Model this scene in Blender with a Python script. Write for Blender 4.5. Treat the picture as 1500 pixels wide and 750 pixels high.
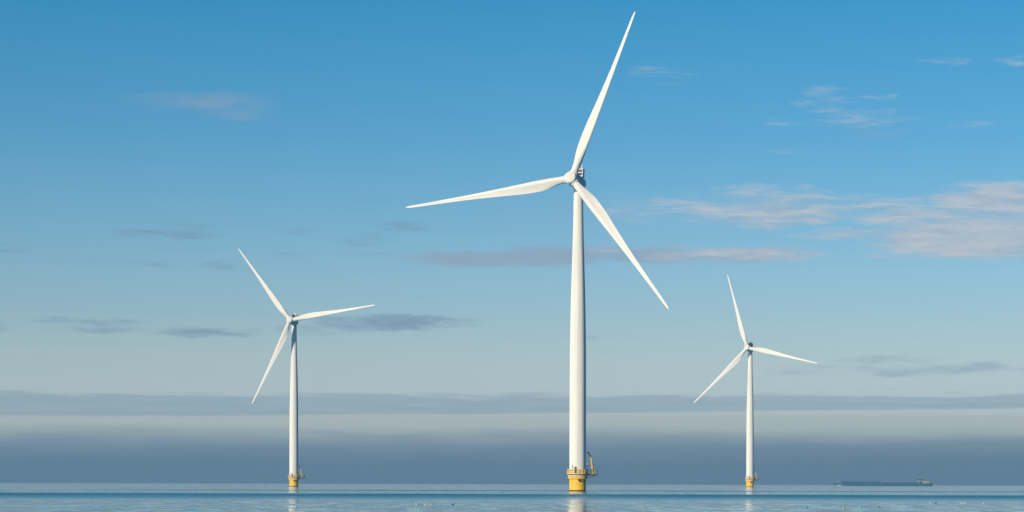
import bpy, math, random
from mathutils import Vector, Matrix

# ---------------------------------------------------------------- scene, camera, light
scene = bpy.context.scene
for o in list(bpy.data.objects):
    bpy.data.objects.remove(o)
C = scene.collection
R = math.radians

CAM_H = 2.7            # eye height over the sea, metres
F_PX = 3541.7          # 85 mm lens on a 1500 px wide frame
EARTH = 7.3e6          # effective radius: the sea really curves away

cam_d = bpy.data.cameras.new("camera")
cam = bpy.data.objects.new("camera", cam_d)
C.objects.link(cam)
cam_d.lens = 85.0
cam_d.sensor_width = 36.0
cam_d.shift_y = 0.2209
cam_d.clip_start = 0.5
cam_d.clip_end = 40000.0
cam.location = (0, 0, CAM_H)
cam.rotation_euler = Matrix.Rotation(R(90), 3, 'X').to_euler()
cam.rotation_euler = (Matrix.Rotation(R(90), 3, 'X') @ Matrix.Rotation(R(0.153), 3, 'Z')).to_euler()
scene.camera = cam

SUN_EL, SUN_AZ = 20.0, 40.0      # elevation; azimuth left of straight-behind the camera
SUN_STRENGTH, SUN_COLOR = 4.75, (1.0, 0.86, 0.63)
SKY_STRENGTH = 0.09
EXPOSURE = 0.0
HAZE = 0.000072             # per metre
to_sun = Vector((-math.sin(R(SUN_AZ)) * math.cos(R(SUN_EL)),
                 -math.cos(R(SUN_AZ)) * math.cos(R(SUN_EL)), math.sin(R(SUN_EL))))
sun_d = bpy.data.lights.new("sun", 'SUN')
sun = bpy.data.objects.new("sun", sun_d)
C.objects.link(sun)
sun_d.energy = SUN_STRENGTH
sun_d.angle = R(0.5)
sun_d.color = SUN_COLOR
sun.rotation_euler = (-to_sun).to_track_quat('-Z', 'Y').to_euler()
sun.location = to_sun * 300

vs = scene.view_settings
vs.view_transform = 'Standard'
vs.look = 'None'
vs.exposure = EXPOSURE
vs.gamma = 1.0
vs.use_curve_mapping = False


def srgb(r, g, b):
    f = lambda c: (c / 255 / 12.92) if c / 255 <= 0.04045 else ((c / 255 + 0.055) / 1.055) ** 2.4
    return (f(r), f(g), f(b))


class Nodes:
    """small helper for writing node trees as expressions"""
    def __init__(self, tree):
        self.t = tree
        self.n = tree.nodes
        self.l = tree.links

    def put(self, sock, v):
        if isinstance(v, bpy.types.NodeSocket):
            self.l.new(v, sock)
        elif sock.type == 'RGBA' and len(v) == 3:
            sock.default_value = (*v, 1)
        else:
            sock.default_value = v

    def m(self, op, a, b=None, c=None, clamp=False):
        nd = self.n.new('ShaderNodeMath')
        nd.operation = op
        nd.use_clamp = clamp
        for i, v in enumerate((a, b, c)):
            if v is not None:
                self.put(nd.inputs[i], v)
        return nd.outputs[0]

    def v(self, op, a, b=None):
        nd = self.n.new('ShaderNodeVectorMath')
        nd.operation = op
        self.put(nd.inputs[0], a)
        if b is not None:
            if op == 'SCALE':
                self.put(nd.inputs['Scale'], b)
            else:
                self.put(nd.inputs[1], b)
        return nd.outputs['Value' if op in ('DOT_PRODUCT', 'LENGTH') else 'Vector']

    def xyz(self, x, y, z=0.0):
        nd = self.n.new('ShaderNodeCombineXYZ')
        for i, q in enumerate((x, y, z)):
            self.put(nd.inputs[i], q)
        return nd.outputs[0]

    def sep(self, vec):
        nd = self.n.new('ShaderNodeSeparateXYZ')
        self.l.new(vec, nd.inputs[0])
        return nd.outputs

    def noise(self, vec, scale=1.0, detail=4.0, rough=0.55, color=False):
        nd = self.n.new('ShaderNodeTexNoise')
        nd.noise_dimensions = '3D'
        self.l.new(vec, nd.inputs['Vector'])
        nd.inputs['Scale'].default_value = scale
        nd.inputs['Detail'].default_value = detail
        nd.inputs['Roughness'].default_value = rough
        return nd.outputs['Color' if color else 'Fac']

    def smooth(self, x, lo, hi, a=0.0, b=1.0):
        nd = self.n.new('ShaderNodeMapRange')
        nd.interpolation_type = 'SMOOTHSTEP'
        self.put(nd.inputs[0], x)
        for i, q in enumerate((lo, hi, a, b)):
            self.put(nd.inputs[i + 1], q)
        return nd.outputs[0]

    def mix(self, fac, a, b, blend='MIX'):
        nd = self.n.new('ShaderNodeMix')
        nd.data_type = 'RGBA'
        nd.blend_type = blend
        self.put(nd.inputs['Factor'], fac)
        self.put(nd.inputs['A'], a)
        self.put(nd.inputs['B'], b)
        return nd.outputs['Result']

    def ramp(self, fac, stops):
        nd = self.n.new('ShaderNodeValToRGB')
        self.put(nd.inputs[0], fac)
        cr = nd.color_ramp
        cr.interpolation = 'B_SPLINE' if False else 'LINEAR'
        while len(cr.elements) < len(stops):
            cr.elements.new(0.5)
        for e, (p, c) in zip(cr.elements, stops):
            e.position = p
            e.color = (*c, 1)
        return nd.outputs[0]


def az_el(u, v):
    return math.degrees(math.atan((u - 750) / F_PX)), math.degrees(math.atan((706.4 - v) / F_PX))


# ---------------------------------------------------------------- sky
world = bpy.data.worlds.new("World")
scene.world = world
world.use_nodes = True
wt = world.node_tree
wt.nodes.clear()
W = Nodes(wt)
w_out = wt.nodes.new('ShaderNodeOutputWorld')
w_bg = wt.nodes.new('ShaderNodeBackground')
wt.links.new(w_bg.outputs[0], w_out.inputs[0])
w_bg.inputs['Strength'].default_value = SKY_STRENGTH
sky = wt.nodes.new('ShaderNodeTexSky')
sky.sky_type = 'NISHITA'
sky.sun_disc = False
sky.sun_elevation = R(SUN_EL)
sky.sun_rotation = math.atan2(to_sun.x, to_sun.y)
sky.altitude = 0
sky.air_density = 1.0
sky.dust_density = 0.6
sky.ozone_density = 2.0

direction = wt.nodes.new('ShaderNodeTexCoord').outputs['Generated']
dx, dy, dz = W.sep(W.v('NORMALIZE', direction))
az = W.m('MULTIPLY', W.m('ARCTAN2', dx, dy), 57.29578)
el = W.m('MULTIPLY', W.m('ARCSINE', dz), 57.29578)
el_pos = W.m('MAXIMUM', el, 0.06)
sky_vec = W.xyz(dx, dy, W.m('MAXIMUM', dz, 0.001))
wt.links.new(sky_vec, sky.inputs[0])

# clear winter air: deep blue overhead, paler low down
clear = W.mix(1.0, sky.outputs[0],
              W.ramp(W.m('DIVIDE', el_pos, 20.0),
                     [(0.0, (0.838, 0.932, 1.259)), (0.1127, (0.838, 0.932, 1.259)), (0.149, (0.81, 0.925, 1.15)), (0.2376, (0.67, 0.915, 1.145)), (0.3257, (0.501, 0.87, 1.115)), (0.4053, (0.353, 0.822, 1.103)), (0.5593, (0.179, 0.777, 1.063)), (1.0, (0.08, 0.36, 0.74))]), 'MULTIPLY')


def sky_rgb(r, g, b):
    return tuple(c / SKY_STRENGTH for c in srgb(r, g, b))


# drifting cloud streaks: (u, v, half width, half height, weight), flat ellipses torn up by noise
PALE = [(1470, 300, 115, 26, 1.1), (1420, 352, 150, 32, 1.25), (1350, 322, 110, 17, 0.8), (1140, 312, 130, 19, 0.85),
        (1040, 308, 90, 14, 0.6), (1110, 287, 100, 15, 0.5), (1180, 296, 90, 16, 0.5), (1240, 346, 75, 9, 0.65), (1285, 379, 28, 5, 0.5), (1000, 368, 150, 7, 0.45), (1060, 372, 150, 10, 0.8), (1150, 376, 70, 6, 0.6), (980, 302, 140, 24, 0.4), (905, 367, 40, 8, 0.4),
        (1235, 178, 100, 11, 0.35), (1205, 150, 55, 18, 0.33), (1290, 172, 80, 10, 0.28), (1280, 143, 40, 6, 0.24), (1145, 182, 32, 7, 0.2),
        (1395, 98, 50, 7, 0.2), (1490, 98, 35, 10, 0.14), (1490, 69, 22, 5, 0.16), (1415, 188, 42, 8, 0.22), (968, 108, 50, 17, 0.13),
        (1145, 222, 30, 6, 0.2), (1270, 305, 100, 20, 0.6), (1480, 332, 70, 32, 0.8), (1090, 100, 50, 12, 0.05)]
MAUVE = [(290, 155, 110, 15, 0.5), (345, 164, 65, 16, 0.4), (820, 318, 130, 26, 0.24), (1290, 197, 60, 9, 0.2),
         (700, 378, 125, 12, 0.85), (820, 374, 110, 14, 0.85), (940, 373, 120, 13, 0.85), (1070, 374, 120, 10, 0.75), (1140, 322, 120, 12, 0.3),
         (1440, 368, 120, 14, 0.4)]
DIM = [(250, 348, 85, 8, 0.62), (255, 335, 60, 7, 0.36), (205, 349, 40, 5, 0.4), (440, 345, 45, 6, 0.32),
       (318, 392, 42, 8, 0.62), (585, 334, 50, 8, 0.42), (530, 352, 60, 7, 0.32), (150, 390, 90, 6, 0.22), (540, 377, 60, 6, 0.26), (425, 374, 50, 6, 0.32),
       (8, 372, 35, 8, 0.42), (135, 475, 85, 6, 0.5), (150, 488, 75, 6, 0.62), (305, 490, 80, 8, 0.8), (285, 484, 55, 6, 0.6),
       (570, 472, 125, 11, 0.8), (520, 478, 70, 10, 0.7), (620, 469, 80, 5, 0.6), (455, 485, 60, 9, 0.4), (1350, 542, 150, 8, 0.5), (1430, 541, 80, 7, 0.6),
       (1310, 527, 90, 7, 0.42), (1195, 541, 70, 8, 0.25), (5, 484, 18, 8, 0.4), (870, 497, 22, 4, 0.25), (105, 334, 26, 6, 0.25), (220, 392, 60, 6, 0.2)]

warp_p = W.xyz(W.m('MULTIPLY', az, 0.55), W.m('MULTIPLY', el, 2.6), 3.1)
warp = W.v('SUBTRACT', W.noise(warp_p, 1.0, 5, 0.6, color=True), (0.5, 0.5, 0.5))
wx, wy, _ = W.sep(warp)
saz = W.m('MULTIPLY_ADD', wx, 1.1, az)
sel = W.m('MULTIPLY_ADD', wy, 0.42, el)
fine_p = W.xyz(W.m('MULTIPLY', saz, 0.8), W.m('MULTIPLY', sel, 5.5), 7.7)
soft = W.noise(fine_p, 1.0, 6, 0.52)
fibre = W.noise(W.xyz(W.m('MULTIPLY', saz, 1.5), W.m('MULTIPLY_ADD', saz, 0.9, W.m('MULTIPLY', sel, 17.0)), 2.3), 1.0, 5, 0.55)
fine = W.m('ADD', W.m('MULTIPLY', soft, 0.62), W.m('MULTIPLY', fibre, 0.38))
pos = W.xyz(saz, sel)


def streaks(items):
    total = None
    for u, v, hw, hh, wgt in items:
        if wgt <= 0:
            continue
        a, e = az_el(u, v)
        k = math.degrees(1 / F_PX)
        d = W.v('MULTIPLY', W.v('SUBTRACT', pos, (a, e, 0)), (1 / (hw * k * 1.15), 1 / (hh * k * 1.25), 0))
        q = W.v('DOT_PRODUCT', d, d)
        f = W.m('MULTIPLY', W.m('SUBTRACT', 1.0, q), wgt)
        total = f if total is None else W.m('MAXIMUM', total, f)
    return W.m('MAXIMUM', total, 0.0)


def torn(mask, amp, gain):
    x = W.m('MULTIPLY_ADD', W.m('SUBTRACT', fine, 0.5), amp, mask)
    gate = W.smooth(mask, 0.0, 0.12)
    return W.m('MULTIPLY', W.m('MULTIPLY', W.smooth(x, 0.0, 1.05), gate), gain)


# elsewhere round the sky: the same thin streaks, strewn by chance
far_az = W.m('ABSOLUTE', az)
outside = W.smooth(W.m('MAXIMUM', W.m('SUBTRACT', far_az, 12.5), W.m('SUBTRACT', el, 12.0)), 0.0, 4.0)
chance = W.noise(W.xyz(W.m('MULTIPLY', dx, 5.0), W.m('MULTIPLY', dy, 5.0), W.m('MULTIPLY', dz, 26.0)), 1.0, 6, 0.6)
chance = W.m('MULTIPLY', W.m('MULTIPLY', W.smooth(chance, 0.55, 0.80), outside), 0.6)

mauve_f = torn(streaks(MAUVE), 1.3, 0.85)
dim_f = torn(streaks(DIM), 2.4, 0.85)
pale_f = torn(streaks(PALE), 2.0, 0.9)
pale_f = W.m('MAXIMUM', pale_f, chance)
col = W.mix(dim_f, clear, sky_rgb(118, 148, 174))
col = W.mix(mauve_f, col, sky_rgb(145, 163, 186))
bright = W.mix(W.smooth(fine, 0.33, 0.68), sky_rgb(163, 181, 199), sky_rgb(191, 199, 207))
col = W.mix(pale_f, col, bright)

# the low layers: pale haze, a thin stratus sheet, and the slate-grey bank on the sea horizon
low_n = W.noise(W.xyz(W.m('MULTIPLY', az, 0.22), W.m('MULTIPLY', el, 1.2), 1.7), 1.0, 5, 0.55)
rag = W.noise(W.xyz(W.m('MULTIPLY', az, 0.5), W.m('MULTIPLY', el, 8.0), 5.2), 1.0, 6, 0.6)
az_c = W.m('MINIMUM', W.m('MAXIMUM', az, -20.0), 20.0)
pale_low = W.m('MULTIPLY', W.smooth(el, 4.4, 1.5), 0.45)
col = W.mix(pale_low, col, sky_rgb(194, 214, 214))
haze_low = W.smooth(el, 1.72, 1.45)
col = W.mix(haze_low, col, W.mix(low_n, sky_rgb(178, 194, 190), sky_rgb(188, 195, 189)))
el_b = W.m('MULTIPLY_ADD', az_c, -0.0105, el)                      # sheet base climbs slightly to the right
base_e = W.smooth(W.m('MULTIPLY_ADD', W.m('SUBTRACT', low_n, 0.5), 0.10, el_b), 1.59, 1.66)
top_e = W.smooth(W.m('MULTIPLY_ADD', W.m('SUBTRACT', rag, 0.5), 0.6, el), 2.12, 1.98)
body = W.m('MULTIPLY_ADD', rag, 0.9, 0.35, clamp=True)
sheet = W.m('MULTIPLY', W.m('MULTIPLY', base_e, top_e), W.m('MULTIPLY', body, 0.8))
col = W.mix(sheet, col, sky_rgb(141, 167, 181))
# dark bank added out of view at right, to deepen blue shade on towers
shade_bank = W.m('MULTIPLY', W.smooth(az, 22.0, 55.0), W.smooth(az, 178.0, 160.0))
el_shade = W.m('DIVIDE', el, W.m('MULTIPLY_ADD', shade_bank, 26.0, 1.0))
bank_x = W.m('MULTIPLY_ADD', W.m('SUBTRACT', W.noise(W.xyz(W.m('MULTIPLY', az, 0.3), W.m('MULTIPLY', el, 4.0), 8.4), 1.0, 5, 0.55), 0.5), 0.4, el_shade)
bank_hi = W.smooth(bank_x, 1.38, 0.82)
col = W.mix(bank_hi, col, W.mix(shade_bank, sky_rgb(116, 137, 152), sky_rgb(44, 106, 164)))
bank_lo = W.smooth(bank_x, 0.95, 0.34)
col = W.mix(bank_lo, col, W.mix(shade_bank, sky_rgb(78, 113, 137), sky_rgb(26, 88, 152)))
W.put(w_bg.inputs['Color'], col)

# ---------------------------------------------------------------- mesh helpers


class MB:
    """collects geometry for ONE mesh object; each face remembers a material slot"""
    def __init__(self):
        self.v, self.f, self.mi = [], [], []

    def add(self, verts, faces, mat=0):
        o = len(self.v)
        self.v += [tuple(p) for p in verts]
        self.f += [tuple(o + i for i in f) for f in faces]
        self.mi += [mat] * len(faces)

    def loft(self, rings, mat=0, cap0=True, cap1=True, closed=True):
        n = len(rings[0])
        vs_ = [p for r in rings for p in r]
        fs = []
        for i in range(len(rings) - 1):
            for j in range(n if closed else n - 1):
                a, b = i * n + j, i * n + (j + 1) % n
                fs.append((a, b, b + n, a + n))
        if cap0:
            fs.append(tuple(reversed(range(n))))
        if cap1:
            fs.append(tuple((len(rings) - 1) * n + j for j in range(n)))
        self.add(vs_, fs, mat)

    def lathe(self, prof, n=48, axis=Vector((0, 0, 1)), origin=Vector((0, 0, 0)), mat=0, cap0=True, cap1=True):
        """prof: (radius, distance along axis)"""
        axis = Vector(axis).normalized()
        t = Vector((1, 0, 0)) if abs(axis.x) < 0.9 else Vector((0, 1, 0))
        u = (t - axis * t.dot(axis)).normalized()
        w = axis.cross(u)
        rings = []
        for r, d in prof:
            rings.append([Vector(origin) + axis * d + (u * math.cos(2 * math.pi * k / n) + w * math.sin(2 * math.pi * k / n)) * max(r, 1e-4)
                          for k in range(n)])
        self.loft(rings, mat, cap0, cap1)

    def tube(self, p, q, r0, r1=None, n=10, mat=0):
        p, q = Vector(p), Vector(q)
        r1 = r0 if r1 is None else r1
        self.lathe([(r0, 0), (r1, (q - p).length)], n, (q - p), p, mat)

    def box(self, c, s, mat=0, bev=0.0, rot=None):
        x, y, z = s[0] / 2, s[1] / 2, s[2] / 2
        b = min(bev, x * .9, y * .9, z * .9)
        rings = []
        if b > 0:
            lv = [(-z, b), (-z + b, 0), (z - b, 0), (z, b)]
        else:
            lv = [(-z, 0), (z, 0)]
        for zz, inset in lv:
            X, Y = x - inset, y - inset
            if b > 0:
                ring = [(X, -Y + b), (X, Y - b), (X - b, Y), (-X + b, Y), (-X, Y - b), (-X, -Y + b), (-X + b, -Y), (X - b, -Y)]
            else:
                ring = [(X, -Y), (X, Y), (-X, Y), (-X, -Y)]
            rings.append([Vector((a, d, zz)) for a, d in ring])
        m = rot if rot is not None else Matrix.Identity(3)
        self.loft([[m @ p + Vector(c) for p in r] for r in rings], mat)

    def mesh(self, name, mats, sharp=35):
        me = bpy.data.meshes.new(name)
        me.from_pydata(self.v, [], self.f)
        for m in (mats if isinstance(mats, (list, tuple)) else [mats]):
            me.materials.append(m)
        me.polygons.foreach_set('material_index', self.mi)
        me.polygons.foreach_set('use_smooth', [True] * len(me.polygons))
        me.update()
        me.validate()
        me.set_sharp_from_angle(angle=R(sharp))
        return me


def link(name, me, parent=None):
    o = bpy.data.objects.new(name, me)
    C.objects.link(o)
    o.parent = parent
    return o


def thing(o, label, cat, group=None):
    o['label'] = label
    o['category'] = cat
    if group:
        o['group'] = group
    return o


# ---------------------------------------------------------------- materials
def material(name, base, rough=0.5, metal=0.0, vary=0.0, vary_scale=(1, 1, 1), tint=None, spec=0.5):
    m = bpy.data.materials.new(name)
    m.use_nodes = True
    t = m.node_tree
    b = t.nodes['Principled BSDF']
    b.inputs['Roughness'].default_value = rough
    b.inputs['Metallic'].default_value = metal
    b.inputs['Specular IOR Level'].default_value = spec
    b.inputs['Diffuse Roughness'].default_value = 0.6
    N = Nodes(t)
    co = t.nodes.new('ShaderNodeTexCoord').outputs['Object']
    p = N.v('MULTIPLY', co, vary_scale)
    n = N.noise(p, 1.0, 6, 0.6)
    dark = tint or tuple(c * (1 - vary) for c in base)
    c = N.mix(N.smooth(n, 0.35, 0.75), base, dark)
    N.put(b.inputs['Base Color'], c)
    N.put(b.inputs['Roughness'], N.m('MULTIPLY_ADD', N.m('SUBTRACT', n, 0.5), 0.25, rough))
    return m


M = {}
M['tower'] = material('tower_paint', (0.78, 0.775, 0.755), 0.55, spec=0.2, vary=0.14, vary_scale=(1.3, 1.3, 0.05))
M['blade'] = material('blade_gelcoat', (0.77, 0.765, 0.75), 0.45, spec=0.3, vary=0.09, vary_scale=(1.2, 1.2, 0.12))
M['nacelle'] = material('nacelle_paint', (0.74, 0.74, 0.73), 0.55, spec=0.2, vary=0.10, vary_scale=(0.6, 0.6, 0.6))
M['yellow'] = material('yellow_paint', (0.91, 0.57, 0.06), 0.5, vary=0.28, vary_scale=(2.4, 2.4, 0.3))
M['rail'] = material('rail_paint', (0.84, 0.54, 0.06), 0.5, vary=0.25, vary_scale=(2, 2, 2))
M['tide'] = material('tide_growth', (0.025, 0.028, 0.022), 0.75, vary=0.5, vary_scale=(3, 3, 5))
M['steel_and_shade'] = material('steel_and_rail_shade', (0.12, 0.14, 0.15), 0.55, metal=0.3, vary=0.3, vary_scale=(2, 2, 2))  # bare steel, and the shaded tone of the platform extension's rails
M['dark'] = material('dark_rubber', (0.035, 0.04, 0.04), 0.6, vary=0.3, vary_scale=(3, 3, 3))
M['grating_and_shade'] = material('deck_and_shade', (0.07, 0.09, 0.11), 0.7, vary=0.3, vary_scale=(2, 2, 2))  # deck and door tone, and painted shade on the platform extension
M['collar'] = material('collar_paint', (0.64, 0.63, 0.61), 0.5, vary=0.15, vary_scale=(1, 1, 1))
M['hull'] = material('hull_paint', (0.025, 0.13, 0.24), 0.7, vary=0.3, vary_scale=(0.1, 0.5, 0.5))
M['hatch'] = material('hatch_cover', (0.03, 0.12, 0.19), 0.7, vary=0.2, vary_scale=(0.3, 0.5, 0.5))
M['cabin'] = material('cabin_paint', (0.36, 0.40, 0.44), 0.6, vary=0.15, vary_scale=(0.5, 0.5, 0.5))
M['glass'] = material('dark_glass', (0.02, 0.03, 0.035), 0.08, vary=0.2)
M['foam'] = material('foam', (0.6, 0.65, 0.68), 0.8, vary=0.2)
M['plum_white'] = material('white_plumage', (0.62, 0.61, 0.58), 0.7, vary=0.06, vary_scale=(9, 9, 9))
M['plum_grey'] = material('grey_plumage', (0.33, 0.35, 0.37), 0.7, vary=0.2, vary_scale=(9, 9, 9))
M['plum_dark'] = material('dark_plumage', (0.03, 0.032, 0.032), 0.65, vary=0.3, vary_scale=(9, 9, 9))
M['bill'] = material('yellow_bill', (0.6, 0.33, 0.04), 0.5, vary=0.1)

# ---------------------------------------------------------------- the sea
sea_m = bpy.data.materials.new('sea_water')
sea_m.use_nodes = True
st = sea_m.node_tree
S = Nodes(st)
sb = st.nodes['Principled BSDF']
sb.inputs['IOR'].default_value = 1.333
geo = st.nodes.new('ShaderNodeNewGeometry')
P = geo.outputs['Position']
px_, py_, pz_ = S.sep(P)


def sea_noise(sx, sy, off, detail=3, rough=0.55, color=True):
    return S.noise(S.xyz(S.m('MULTIPLY', px_, sx), S.m('MULTIPLY', py_, sy), off), 1.0, detail, rough, color)


# wind-ruffled strips lying across the calm water
wob = sea_noise(0.004, 0.004, 2.0, 3, color=False)
yy = S.m('MULTIPLY_ADD', S.m('SUBTRACT', wob, 0.5), 0.16, S.m('MULTIPLY_ADD', S.m('SUBTRACT', sea_noise(0.03, 0.02, 6.0, 4, color=False), 0.5), 0.07, S.m('LOGARITHM', py_, math.e)))   # strips in log-distance


def strip(dist, half):
    d = S.m('ABSOLUTE', S.m('SUBTRACT', yy, math.log(dist)))
    return S.smooth(d, half, half * 0.7)


streak = sea_noise(0.22, 0.05, 9.0, 5, 0.6, color=False)
s1 = S.m('MULTIPLY', strip(508, 0.125), S.smooth(sea_noise(0.02, 0.01, 12.0, 3, color=False), 0.3, 0.6, 0.6, 1.0))
s2 = S.m('MULTIPLY', strip(790, 0.05), S.smooth(px_, -170.0, -60.0))
patch = S.m('MULTIPLY', S.smooth(streak, 0.47, 0.64), S.smooth(py_, 470.0, 330.0, 1.0, 0.75))
patch = S.m('MULTIPLY', patch, S.smooth(py_, 1500.0, 500.0))
near = S.smooth(py_, 470.0, 300.0, 0.58, 0.0)
near = S.m('MULTIPLY', near, S.smooth(py_, 620.0, 500.0))
ruffle = S.m('MAXIMUM', S.m('MAXIMUM', s1, s2), S.m('MAXIMUM', S.m('MULTIPLY', patch, 0.38), near), clamp=True)

h0 = S.v('SUBTRACT', sea_noise(0.5, 0.085, 0.0, 4, 0.6), (0.5, 0.5, 0.5))
h1 = S.v('SUBTRACT', sea_noise(0.9, 0.7, 4.0, 3), (0.5, 0.5, 0.5))
amp0 = S.m('MULTIPLY_ADD', ruffle, -0.08, 0.23)
amp1 = S.m('MULTIPLY_ADD', ruffle, 0.12, 0.06)
slope = S.v('ADD', S.v('SCALE', h0, amp0), S.v('SCALE', h1, amp1))
slope = S.v('MULTIPLY', slope, (2.6, 1.0, 0.0))
nrm = S.v('NORMALIZE', S.v('ADD', slope, geo.outputs['Normal']))
S.put(sb.inputs['Normal'], nrm)
S.put(sb.inputs['Base Color'], (0.04, 0.26, 0.36))
S.put(sb.inputs['Roughness'], S.m('MULTIPLY_ADD', ruffle, 0.40, 0.075))

mb = MB()
NA = 360
radii = [1.5 * 1.045 ** k for k in range(220) if 1.5 * 1.045 ** k < 9000]
mb.loft([[Vector((r * math.cos(2 * math.pi * j / NA), r * math.sin(2 * math.pi * j / NA), -r * r / (2 * EARTH))) for j in range(NA)]
         for r in radii], cap1=False)
water = link('water', mb.mesh('water', sea_m))
water['kind'] = 'structure'


def drop(x, y):
    return -(x * x + y * y) / (2 * EARTH)


# ---------------------------------------------------------------- wind turbines
TILT, OVERHANG, BLADE_R = R(6), 6.5, 54.0


def lerp_tab(tab, x):
    for (x0, y0), (x1, y1) in zip(tab, tab[1:]):
        if x <= x1:
            return y0 + (y1 - y0) * max(0, (x - x0) / (x1 - x0))
    return tab[-1][1]


def blade_mesh():
    # span +Z from the hub centre, wind side +Y, leading edge -X
    chord = [(0.022, 2.15), (0.05, 2.15), (0.08, 2.35), (0.115, 2.85), (0.15, 3.25), (0.19, 3.45), (0.24, 3.42), (0.32, 3.12), (0.42, 2.50), (0.52, 1.95),
             (0.62, 1.52), (0.72, 1.22), (0.82, 0.98), (0.90, 0.82), (0.96, 0.66), (0.985, 0.48), (1.0, 0.12)]
    thick = [(0.022, 1.0), (0.05, 1.0), (0.08, 0.84), (0.12, 0.60), (0.17, 0.43), (0.25, 0.33), (0.4, 0.26), (0.6, 0.21), (1.0, 0.17)]
    round_ = [(0.022, 1.0), (0.05, 1.0), (0.16, 0.12), (0.2, 0.0), (1.0, 0.0)]
    twist = [(0.0, 15.0), (0.15, 13.0), (0.3, 8.5), (0.5, 4.0), (0.75, 1.2), (1.0, -0.5)]
    ax_pos = [(0.0, 0.5), (0.05, 0.5), (0.16, 0.345), (0.3, 0.31), (1.0, 0.30)]
    n = 28
    mb = MB()
    rings = []
    S_ = [0.022, 0.035, 0.05, 0.06, 0.07, 0.085, 0.1, 0.115, 0.13, 0.15, 0.17, 0.19, 0.215, 0.24, 0.28, 0.32, 0.37, 0.42, 0.47, 0.52, 0.57, 0.62, 0.67, 0.72, 0.77, 0.82,
          0.86, 0.90, 0.93, 0.96, 0.975, 0.985, 0.993, 1.0]
    for s in S_:
        c, t, k, tw, ap = (lerp_tab(q, s) for q in (chord, thick, round_, twist, ax_pos))
        ring = []
        for j in range(n):
            a = 2 * math.pi * j / n
            xc = 0.5 * (1 - math.cos(a))             # 0 leading edge .. 1 trailing edge
            yt = 5 * t * (0.2969 * math.sqrt(max(xc, 0)) - 0.126 * xc - 0.3516 * xc ** 2 + 0.2843 * xc ** 3 - 0.1036 * xc ** 4)
            camber = 0.03 * 4 * xc * (1 - xc)
            ya = (-yt if math.sin(a) >= 0 else yt) - camber
            # wind (pressure) side +Y: hollowed towards the trailing edge
            if ya > 0:
                ya *= 1 - 0.9 * max(0, xc - 0.35) / 0.65
            yr = -0.5 * math.sin(a)
            y = (ya * (1 - k) + yr * k) * c
            x = (xc - ap) * c
            ct, stw = math.cos(R(tw)), math.sin(R(tw))
            X, Y = x * ct + y * stw, -x * stw + y * ct
            ring.append(Vector((X, Y + 2.3 * s + 1.5 * s * s, s * BLADE_R)))
        rings.append(ring)
    mb.loft(rings)
    return mb.mesh('blade', M['blade'], 50)


def hub_mesh():
    # rotor axis +Y (towards the wind), hub centre at the origin, one blade along +Z
    mb = MB()
    mb.lathe([(1.75, -1.75), (2.0, -1.7), (2.06, -1.2), (2.0, 0.55), (1.86, 1.05), (1.80, 1.12)], 64, (0, 1, 0), cap1=False)
    mb.lathe([(1.80, 1.12), (1.70, 1.06), (1.70, 1.14), (1.76, 1.2), (1.76, 1.62), (1.70, 1.74), (1.5, 1.84), (1.0, 1.95), (0.5, 2.01), (0.0, 2.03)], 64, (0, 1, 0), cap0=False)
    for k in range(3):
        a = 2 * math.pi * k / 3
        d = Vector((math.sin(a), 0, math.cos(a)))
        mb.lathe([(1.34, 0.9), (1.34, 2.05), (1.27, 2.15)], 40, d, cap0=False)
        mb.lathe([(1.22, 2.10), (1.22, 2.32), (1.13, 2.36)], 40, d, mat=1, cap0=False)
    return mb.mesh('hub', [M['nacelle'], M['collar']], 40)


def nacelle_mesh():
    # same frame as the hub; the tower axis lies OVERHANG behind
    mb = MB()
    mb.lathe([(1.45, -1.8), (1.5, -2.05)], 48, (0, 1, 0), mat=1)
    mb.lathe([(1.9, -2.05), (2.18, -2.1), (2.2, -2.25), (2.2, -3.7), (2.14, -3.8)], 64, (0, -1, 0) if False else (0, 1, 0))
    mb.lathe([(2.06, -3.8), (2.06, -7.6), (1.98, -8.2), (1.75, -8.7), (1.2, -8.95), (0.0, -9.0)], 64, (0, 1, 0))
    return mb.mesh('nacelle', [M['nacelle'], M['dark']], 40)


def cooler_mesh():
    # cooler and winching frame on the rear of the nacelle roof
    mb = MB()
    y0, z0 = -7.1, 1.85
    for sx in (-1, 1):
        for sy in (-1, 1):
            mb.box((sx * 1.28, y0 + sy * 0.75, z0 + 1.12), (0.2, 0.2, 2.24), 0, 0.03)
    mb.box((0, y0, z0 + 2.40), (2.9, 1.8, 0.34), 0, 0.05)
    mb.box((0, y0, z0 + 1.36), (2.86, 1.76, 0.30), 0, 0.05)
    mb.box((0, y0 - 0.1, z0 + 0.3), (2.8, 1.6, 0.5), 0, 0.05)
    mb.box((0, y0, z0 + 1.87), (2.3, 1.1, 0.70), 1)
    mb.box((0, y0, z0 + 0.87), (2.3, 1.1, 0.66), 1)
    mb.box((0.62, y0 - 0.1, z0 + 0.86), (0.7, 1.4, 0.6), 0, 0.05)
    return mb.mesh('cooler_frame', [M['nacelle'], M['dark']])


def mast_mesh():
    mb = MB()
    mb.tube((0, 0, 0), (0, 0, 1.25), 0.2, 0.16)
    mb.box((0, 0, 1.3), (0.26, 0.26, 0.2), 0, 0.04)
    return mb.mesh('wind_sensor_mast', [M['nacelle']])


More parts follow.
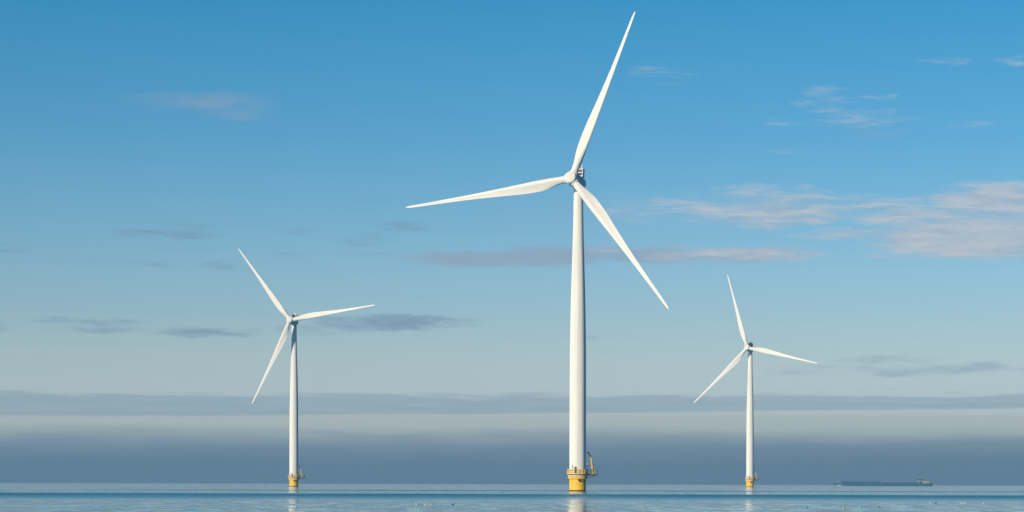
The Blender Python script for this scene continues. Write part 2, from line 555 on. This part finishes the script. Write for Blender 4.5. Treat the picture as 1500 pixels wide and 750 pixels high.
def tower_mesh():
    tab = [(5.35, 2.56), (12, 2.56), (25, 2.55), (36, 2.53), (45, 2.49), (52, 2.38), (58, 2.27), (64, 2.12), (70, 1.93), (76, 1.75), (82, 1.60), (88, 1.49), (93.4, 1.42)]
    mb = MB()
    prof = [(r, z) for z, r in tab]
    mb.lathe(prof, 72, cap1=True)
    for z in (31.0, 60.5):                          # flange joints between the tower sections
        r = lerp_tab(tab, z)
        mb.lathe([(r - 0.02, z - 0.09), (r + 0.014, z - 0.08), (r + 0.012, z + 0.08), (r - 0.02, z + 0.09)], 72, cap0=False, cap1=False)
    return mb.mesh('tower', M['tower'], 60)


def foundation_mesh():
    mb = MB()
    mb.lathe([(2.56, 0.36), (2.56, 4.3)], 64, mat=0)
    mb.lathe([(2.53, -3.0), (2.53, 0.02)], 64, mat=0)
    mb.lathe([(2.555, 0.02), (2.575, 0.05), (2.575, 0.33), (2.555, 0.36)], 64, mat=1)
    mb.lathe([(2.60, 3.70), (3.0, 3.90), (3.0, 4.56), (2.60, 4.59)], 64, mat=0)      # flange skirt under the deck
    return mb.mesh('foundation', [M['yellow'], M['tide']])


def collar_mesh():
    mb = MB()
    mb.lathe([(2.6, 4.60), (2.98, 4.61), (3.02, 4.70), (3.02, 4.98), (2.95, 5.02), (2.6, 5.03)], 64)
    return mb.mesh('collar', M['collar'])


DECK = 5.42


def deck_mesh():
    mb = MB()
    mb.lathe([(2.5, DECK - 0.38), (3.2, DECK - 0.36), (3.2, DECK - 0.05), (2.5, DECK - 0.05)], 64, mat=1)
    mb.lathe([(3.2, DECK - 0.22), (3.34, DECK - 0.16), (3.34, DECK + 0.2), (3.2, DECK + 0.16)], 64, mat=0)
    mb.box((4.65, 1.3, DECK - 0.30), (3.3, 4.3, 0.5), 1)  # extension: dark colour stands in for the tower's shadow
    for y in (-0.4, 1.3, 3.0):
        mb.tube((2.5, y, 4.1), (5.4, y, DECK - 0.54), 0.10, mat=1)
    return mb.mesh('platform', [M['rail'], M['grating_and_shade']])


def railing_mesh():
    mb = MB()
    n = 18
    r = 3.27
    gap = [k for k in range(n)]
    for k in range(n):
        a = 2 * math.pi * (k + 0.5) / n
        x, y = r * math.cos(a), r * math.sin(a)
        if x > 2.9 and y > -0.9:
            continue
        mb.tube((x, y, DECK - 0.05), (x, y, DECK + 1.38), 0.10, n=8)
    for z, w in ((1.36, 0.085), (0.75, 0.05)):
        pts = []
        for k in range(73):
            a = R(40) + R(300) * k / 72
            pts.append((r * math.cos(a), r * math.sin(a), DECK + z))
        for p, q in zip(pts, pts[1:]):
            mb.tube(p, q, w, n=6)
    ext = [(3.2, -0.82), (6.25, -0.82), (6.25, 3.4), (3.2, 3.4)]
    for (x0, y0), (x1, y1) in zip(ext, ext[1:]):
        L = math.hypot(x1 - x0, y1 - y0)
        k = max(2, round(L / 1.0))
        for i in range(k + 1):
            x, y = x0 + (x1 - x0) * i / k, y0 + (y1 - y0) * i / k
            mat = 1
            mat = 0 if (y0 == y1 < 0 and i == 2) else 1  # extension rails: tower shade put into the colour, one post left yellow
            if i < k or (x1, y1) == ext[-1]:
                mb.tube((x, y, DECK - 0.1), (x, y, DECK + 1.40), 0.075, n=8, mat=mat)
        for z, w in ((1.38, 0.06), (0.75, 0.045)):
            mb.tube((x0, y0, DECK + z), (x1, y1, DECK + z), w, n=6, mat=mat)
    return mb.mesh('railing', [M['rail'], M['steel_and_shade']])


def lantern_mesh():
    mb = MB()
    mb.tube((3.05, -0.9, DECK), (3.05, -0.9, DECK + 2.3), 0.05, mat=0)
    mb.box((3.05, -0.9, DECK + 2.55), (0.42, 0.42, 0.55), 0, 0.06)
    mb.lathe([(0.16, DECK + 2.83), (0.16, DECK + 3.05), (0.05, DECK + 3.15)], 16, origin=(3.05, -0.9, 0), mat=1)
    return mb.mesh('navigation_lantern', [M['dark'], M['collar']])


def crane_mesh():
    mb = MB()
    b = Vector((4.55, -0.35, DECK - 0.05))
    mb.lathe([(0.42, 0), (0.42, 0.12), (0.30, 0.14), (0.28, 1.9), (0.34, 1.95), (0.34, 2.15), (0.26, 2.2)], 20, origin=b)
    j = b + Vector((-0.55, 0, 5.75))
    mb.tube(b + Vector((-0.02, 0, 2.1)), j, 0.24, 0.15, 14)
    mb.tube(b + Vector((0.36, -0.1, 1.7)), b + Vector((0.12, -0.1, 3.3)), 0.10, 0.10, 8, mat=1)   # ram
    return mb.mesh('davit_crane', [M['rail'], M['dark']])


def jib_mesh():
    mb = MB()
    j = Vector((4.55 - 0.55, -0.35, DECK - 0.05 + 5.7))
    e = j + Vector((-0.72, -0.35, 1.05))
    mb.tube(j + Vector((0.05, 0, -0.35)), e, 0.22, 0.17, 12)
    mb.box(e + Vector((-0.18, -0.05, -0.02)), (0.62, 0.34, 0.42), 0, 0.06)
    mb.tube(e + Vector((-0.3, -0.05, -0.15)), e + Vector((-0.3, -0.05, -0.75)), 0.05, 0.03, 8)
    return mb.mesh('jib', [M['dark']])


def on_shell(cx, z0, z1, half, r, mat_a, name, top_round=True):
    """a slightly proud curved plate on the camera side of a vertical cylinder"""
    mb = MB()
    n = 8
    outer, rows = r + 0.035, []
    prof = [(z0, 1.0), (z1 - half * 0.8, 1.0), (z1 - half * 0.3, 0.8), (z1, 0.35)] if top_round else [(z0, 1.0), (z1, 1.0)]
    for rad in (r - 0.06, outer):
        for z, k in (prof if rad == outer else prof):
            row = []
            for i in range(n + 1):
                x = cx + half * k * (2 * i / n - 1)
                a = math.asin(max(-1, min(1, x / r)))
                row.append(Vector((rad * math.sin(a), -rad * math.cos(a), z)))
            rows.append(row)
    m = len(prof)
    front, back = rows[m:], rows[:m]
    mb.loft(front, closed=False, cap0=False, cap1=False)
    for i in range(m - 1):
        for e in (0, n):
            q = [front[i][e], front[i + 1][e], back[i + 1][e], back[i][e]]
            mb.add(q, [(0, 1, 2, 3)])
    for e in (0, m - 1):
        for i in range(n):
            mb.add([front[e][i], front[e][i + 1], back[e][i + 1], back[e][i]], [(0, 1, 2, 3)])
    return mb.mesh(name, mat_a)


MESH = {
    'blade': blade_mesh(), 'hub': hub_mesh(), 'nacelle': nacelle_mesh(), 'cooler_frame': cooler_mesh(), 'mast': mast_mesh(),
    'tower': tower_mesh(), 'foundation': foundation_mesh(), 'collar': collar_mesh(), 'platform': deck_mesh(),
    'railing': railing_mesh(), 'lantern': lantern_mesh(), 'crane': crane_mesh(), 'jib': jib_mesh(),
    'door': on_shell(-0.72, DECK, 7.65, 0.36, 2.56, M['grating_and_shade'], 'door'),
    'vent': on_shell(-1.55, 6.95, 7.95, 0.13, 2.56, M['steel_and_shade'], 'vent', False),
}


def box_on_pile(a, z):
    mb = MB()
    d = Vector((math.cos(a), math.sin(a), 0))
    rot = Matrix.Rotation(a, 3, 'Z')
    mb.box(d * 2.85 + Vector((0, 0, z)), (0.62, 0.5, 0.62), 0, 0.06, rot)
    return mb.mesh('cable_box', [M['dark']])


CABLE_BOXES = [box_on_pile(R(-82), 3.4), box_on_pile(R(-50), 3.2)]


def turbine(label, x, y, yaw, azim, hub_h):
    root = bpy.data.objects.new('wind_turbine', None)
    C.objects.link(root)
    root.location = (x, y, drop(x, y))
    root.empty_display_size = 3
    thing(root, label, 'wind turbine', 'wind turbines standing in the sea')
    top = hub_h + drop(x, y) * -1
    tower = link('tower', MESH['tower'], root)
    tower.scale.z = (top - 1.9 - 5.35) / (93.4 - 5.35)
    tower.location.z = 5.35 * (1 - tower.scale.z)
    link('door', MESH['door'], tower).matrix_parent_inverse = tower.matrix_basis.inverted()
    link('vent', MESH['vent'], tower).matrix_parent_inverse = tower.matrix_basis.inverted()
    found = link('foundation', MESH['foundation'], root)
    for me in CABLE_BOXES:
        link('cable_box', me, found)
    link('collar', MESH['collar'], root)
    deck = link('platform', MESH['platform'], root)
    link('railing', MESH['railing'], deck)
    link('navigation_lantern', MESH['lantern'], deck)
    crane = link('davit_crane', MESH['crane'], root)
    link('jib', MESH['jib'], crane)
    yaw = R(yaw)
    a = Vector((-math.sin(yaw) * math.cos(TILT), -math.cos(yaw) * math.cos(TILT), math.sin(TILT)))
    e1 = Vector((math.cos(yaw), -math.sin(yaw), 0))
    e2 = a.cross(e1)
    hubp = Vector((0, 0, top)) + a * OVERHANG

    def frame(s):
        xx = a.cross(s)
        m = Matrix((xx, a, s)).transposed().to_4x4()
        m.translation = hubp
        return m
    nac = link('nacelle', MESH['nacelle'], root)
    nac.matrix_basis = frame(e2)
    link('cooler_frame', MESH['cooler_frame'], nac)
    for mx in (0.0, -0.9):
        s = link('wind_sensor_mast', MESH['mast'], nac)
        s.location = (mx, -6.75, 4.4)
    for k in range(3):
        ang = R(azim) - k * 2 * math.pi / 3
        s = e1 * math.cos(ang) + e2 * math.sin(ang)
        b = link('blade', MESH['blade'], root)
        b.matrix_basis = frame(s)
        if k == 0:
            h = link('hub', MESH['hub'], root)
            h.matrix_basis = frame(s)
    return root


turbine('nearest and tallest white wind turbine, in the middle of the three', 20.35, 750.0, 20.2, 68.4, 95.6)
turbine('white wind turbine at left of the tallest one, with one blade pointing right', -128.45, 1423.0, 15.7, 127.7, 96.7)
turbine('smallest white wind turbine, between the tallest turbine and the cargo ship', 167.0, 1697.2, 24.5, 106.5, 96.5)

# ---------------------------------------------------------------- the ship on the horizon
SX0, SX1, SY = 366.3, 476.5, 2743.0
ship = bpy.data.objects.new('cargo_ship', None)
C.objects.link(ship)
ship.location = ((SX0 + SX1) / 2, SY, drop((SX0 + SX1) / 2, SY))
ship.empty_display_size = 5
thing(ship, 'long low dark blue cargo ship with white wheelhouse at its stern, on the horizon', 'ship')


def hull_mesh():
    L, B = SX1 - SX0, 11.4
    mb = MB()
    rings = []
    for k in range(31):
        t = k / 30
        x = -L / 2 + L * t
        full = min(1, (t / 0.07) ** 0.55 if t < 0.07 else 1)
        full *= 1 - 0.25 * max(0, (t - 0.93) / 0.07) ** 2
        top = 3.3 + 1.5 * max(0, 1 - t / 0.06) ** 1.3 + 0.5 * max(0, (t - 0.9) / 0.1)
        w = max(0.15, B / 2 * full)
        rake = -1.6 * max(0, 1 - t / 0.05)
        rings.append([Vector((x + rake, -w, top)), Vector((x + rake * .6, -w, 1.2)), Vector((x, -w * .92, -1.2)),
                      Vector((x, w * .92, -1.2)), Vector((x + rake * .6, w, 1.2)), Vector((x + rake, w, top))])
    mb.loft(rings)
    return mb.mesh('hull', M['hull'])


def sh(u):
    return (u - 1223) / 142 * (SX1 - SX0) - (SX1 - SX0) / 2


link('hull', hull_mesh(), ship)
mb = MB()
x0, x1 = sh(1232), sh(1288)
mb.loft([[Vector((x0, -5.1, 3.2)), Vector((x1 + 2, -5.1, 3.2)), Vector((x1, -5.0, 5.25)), Vector((x0 + .8, -5.0, 5.25))],
         [Vector((x0, 5.1, 3.2)), Vector((x1 + 2, 5.1, 3.2)), Vector((x1, 5.0, 5.25)), Vector((x0 + .8, 5.0, 5.25))]])
for i in range(12):
    xx = x0 + 2 + (x1 - x0 - 4) * i / 11
    mb.box((xx, 0, 5.32), (0.3, 9.6, 0.2))
link('hatch_cover', mb.mesh('hatch_cover', M['hull']), ship)['label'] = 'taller dark hatch cover over the fore half'
mb = MB()
x0, x1 = sh(1291), sh(1342)
mb.box(((x0 + x1) / 2, 0, 3.65), (x1 - x0, 10.2, 0.9), 0, 0.1)
for i in range(14):
    xx = x0 + 1 + (x1 - x0 - 2) * i / 13
    mb.box((xx, 0, 4.12), (0.4, 9.8, 0.14))
link('hatch_cover', mb.mesh('hatch_cover', M['hatch']), ship)['label'] = 'low greenish hatch cover over the aft half'
# wheelhouse on its pillar, accommodation behind it
mb = MB()
xw = (sh(1344) + sh(1351.5)) / 2
mb.box((xw + 1.0, 0, 3.9), (2.4, 3.0, 2.6), 1)
mb.box((xw, 0, 5.75), (6.0, 7.6, 1.1), 0, 0.15)
mb.box((xw - 0.1, 0, 7.45), (6.6, 8.2, 0.32), 1, 0.08)
wh = link('wheelhouse', mb.mesh('wheelhouse', [M['cabin'], M['hull']]), ship)
mb = MB()
mb.box((xw, 0, 6.8), (5.7, 7.3, 1.0), 0, 0.1)
link('window', mb.mesh('window', M['glass']), wh)
mb = MB()
mb.tube((xw + 0.6, 0, 7.6), (xw + 0.6, 0, 9.6), 0.09, 0.05)
mb.box((xw + 0.6, 0, 8.6), (0.2, 2.2, 0.15))
link('radar_mast', mb.mesh('radar_mast', M['steel_and_shade']), wh)
mb = MB()
a0, a1 = sh(1351), sh(1360.5)
mb.box(((a0 + a1) / 2, 0, 4.15), (a1 - a0, 8.6, 2.3), 0, 0.15)
mb.box(((a0 + a1) / 2, 0, 5.38), (a1 - a0 - 0.6, 8.0, 0.2), 0)
for i in range(5):
    mb.box((a0 + 1.0 + i * 1.3, -4.30, 4.5), (0.7, 0.08, 0.7), 1)
mb.box((a1 - 1.2, 1.5, 5.9), (1.2, 1.4, 1.2), 2)
link('accommodation', mb.mesh('accommodation', [M['cabin'], M['glass'], M['hull']]), ship)
mb = MB()
mb.box((sh(1361.5), 0, 4.9), (3.2, 2.2, 0.9), 0, 0.25)
mb.box((sh(1361.5) + 0.2, 0, 5.5), (1.8, 2.0, 0.6), 1, 0.15)
link('dinghy', mb.mesh('dinghy', [M['cabin'], M['glass']]), ship)
mb = MB()
mb.tube((sh(1228), 0, 4.0), (sh(1228), 0, 6.3), 0.12, 0.06)
mb.box((sh(1227.5), 0, 5.0), (2.2, 4.0, 0.7), 0, 0.2)
link('windlass', mb.mesh('windlass', M['cabin']), ship)
mb = MB()
rings = []
for k in range(9):
    t = k / 8
    w = math.sin(math.pi * min(1, 0.08 + t * 0.92))
    rings.append([Vector((sh(1224.5) + 7 * t, -2.5 - 3.4 * t ** .5 - 0.9 * w, 0.0)), Vector((sh(1224.5) + 7 * t, -2.5 - 3.4 * t ** .5, 0.1 + 0.5 * w)),
                  Vector((sh(1224.5) + 7 * t, -2.2 - 3.0 * t ** .5 + 0.9 * w, 0.0))])
mb.loft(rings)
link('bow_wave', mb.mesh('bow_wave', M['foam']), ship)


# ---------------------------------------------------------------- birds on the water
def bird_mesh(kind):
    """a swimming bird facing -X, waterline at z=0; one continuous lofted body"""
    path = [  # x, z, half width, half height
        (0.27, 0.085, 0.006, 0.004), (0.22, 0.078, 0.030, 0.014), (0.15, 0.065, 0.062, 0.045), (0.06, 0.045, 0.088, 0.075), (-0.04, 0.040, 0.094, 0.088),
        (-0.12, 0.055, 0.080, 0.080), (-0.165, 0.090, 0.055, 0.058), (-0.180, 0.130, 0.042, 0.044), (-0.190, 0.172, 0.046, 0.044),
        (-0.212, 0.188, 0.042, 0.038), (-0.240, 0.186, 0.022, 0.020), (-0.272, 0.178, 0.013, 0.012), (-0.305, 0.170, 0.003, 0.003)]
    n = 14
    rings = []
    for i, (x, z, w, h) in enumerate(path):
        p0, p1 = path[max(0, i - 1)], path[min(len(path) - 1, i + 1)]
        t = Vector((p1[0] - p0[0], 0, p1[1] - p0[1])).normalized()
        up = Vector((-t.z, 0, t.x)) * -1
        rings.append([Vector((x, 0, z)) + Vector((0, 1, 0)) * w * math.cos(2 * math.pi * j / n) + up * h * math.sin(2 * math.pi * j / n) for j in range(n)])
    mb = MB()
    mb.loft(rings)
    mb.mi = []
    for f in mb.f:
        c = sum((Vector(mb.v[i]) for i in f), Vector()) / len(f)
        if c.x < -0.25:
            mb.mi.append(2)
        elif c.x > -0.10 and c.z > 0.062 - 0.05 * max(0, -c.x):
            mb.mi.append(1)
        else:
            mb.mi.append(0)
    w, g, d, b = M['plum_white'], M['plum_grey'], M['plum_dark'], M['bill']
    return mb.mesh('bird', {'white': [w, g, b], 'black_back': [w, d, b], 'dark': [d, d, d], 'pale': [w, w, b], 'grey': [g, g, d]}[kind], 80)


BIRDS = {k: bird_mesh(k) for k in ('white', 'black_back', 'dark', 'pale', 'grey')}
# u, v of the waterline, kind, heading, scale, name, category, label
FLOCK = [
    (611.3, 739.4, 'black_back', 0, 1.0, 'gull', 'black backed white gull swimming at the left end of the row of five birds'),
    (623.6, 739.6, 'white', 8, 1.0, 'gull', 'brightest white gull in the row of five birds left of the tallest turbine'),
    (632.3, 739.2, 'black_back', 20, 1.0, 'gull', 'black backed gull in the middle of the row of five birds'),
    (643.6, 739.6, 'grey', 180, 1.0, 'duck', 'dark grey duck, fourth from the left in the row of five birds'),
    (663.0, 739.6, 'dark', 180, 1.0, 'duck', 'black duck swimming alone at the right end of the row of five birds'),
    (943.2, 743.2, 'pale', 65, 1.0, 'gull', 'lone white gull on the water right of the tallest turbine\'s reflection'),
    (1183.0, 743.8, 'dark', 60, 0.8, 'duck', 'small dark duck alone on the water, right of the smallest turbine\'s reflection'),
    (1236.0, 745.0, 'white', 70, 1.1, 'gull', 'grey winged white gull nearest the camera, below the bow of the ship'),
    (1260.0, 743.8, 'pale', 70, 1.15, 'gull', 'big bright white gull below the fore half of the cargo ship'),
    (1288.5, 743.6, 'dark', 30, 0.7, 'duck', 'tiny dark duck right of the big bright white gull'),
    (1364.0, 737.4, 'white', 10, 0.9, 'gull', 'pale gull beside a dark duck, below the ship\'s stern'),
    (1370.3, 737.4, 'dark', 180, 0.95, 'duck', 'dark duck beside a pale gull, below the ship\'s stern'),
    (1409.0, 737.5, 'pale', 20, 0.95, 'gull', 'brighter left gull of the close pair, right of the ship\'s stern'),
    (1414.0, 737.5, 'white', 0, 0.85, 'gull', 'duller right gull of the close pair, right of the ship\'s stern'),
    (1441.8, 737.8, 'white', 30, 1.1, 'gull', 'rightmost white gull of all, swimming alone near the right edge'),
]
for u, v, kind, rz, sc, nm, label in FLOCK:
    # undo the camera roll, then meet the sea
    c, s = math.cos(R(0.153)), math.sin(R(0.153))
    du, dv = u - 750, v - 706.4
    du, dv = du * c + dv * s, -du * s + dv * c
    y = CAM_H * F_PX / dv
    x = du / F_PX * y
    o = link(nm, BIRDS[kind])
    o.location = (x, y, drop(x, y) - 0.01)
    o.rotation_euler.z = R(rz)
    o.scale = (sc * 0.88,) * 3
    thing(o, label, 'bird', 'birds swimming on the sea')

# ---------------------------------------------------------------- thin sea haze
mb = MB()
mb.box((0, 0, 72.5), (18600, 18600, 157))
hz = bpy.data.materials.new('sea_haze')
hz.use_nodes = True
ht = hz.node_tree
ht.nodes.clear()
h_out = ht.nodes.new('ShaderNodeOutputMaterial')
h_vol = ht.nodes.new('ShaderNodeVolumePrincipled')
h_vol.inputs['Density'].default_value = HAZE
h_vol.inputs['Color'].default_value = (0.40, 0.68, 0.98, 1)
h_vol.inputs['Anisotropy'].default_value = 0.0
ht.links.new(h_vol.outputs[0], h_out.inputs['Volume'])
haze = link('haze', mb.mesh('haze', hz))
haze['kind'] = 'stuff'
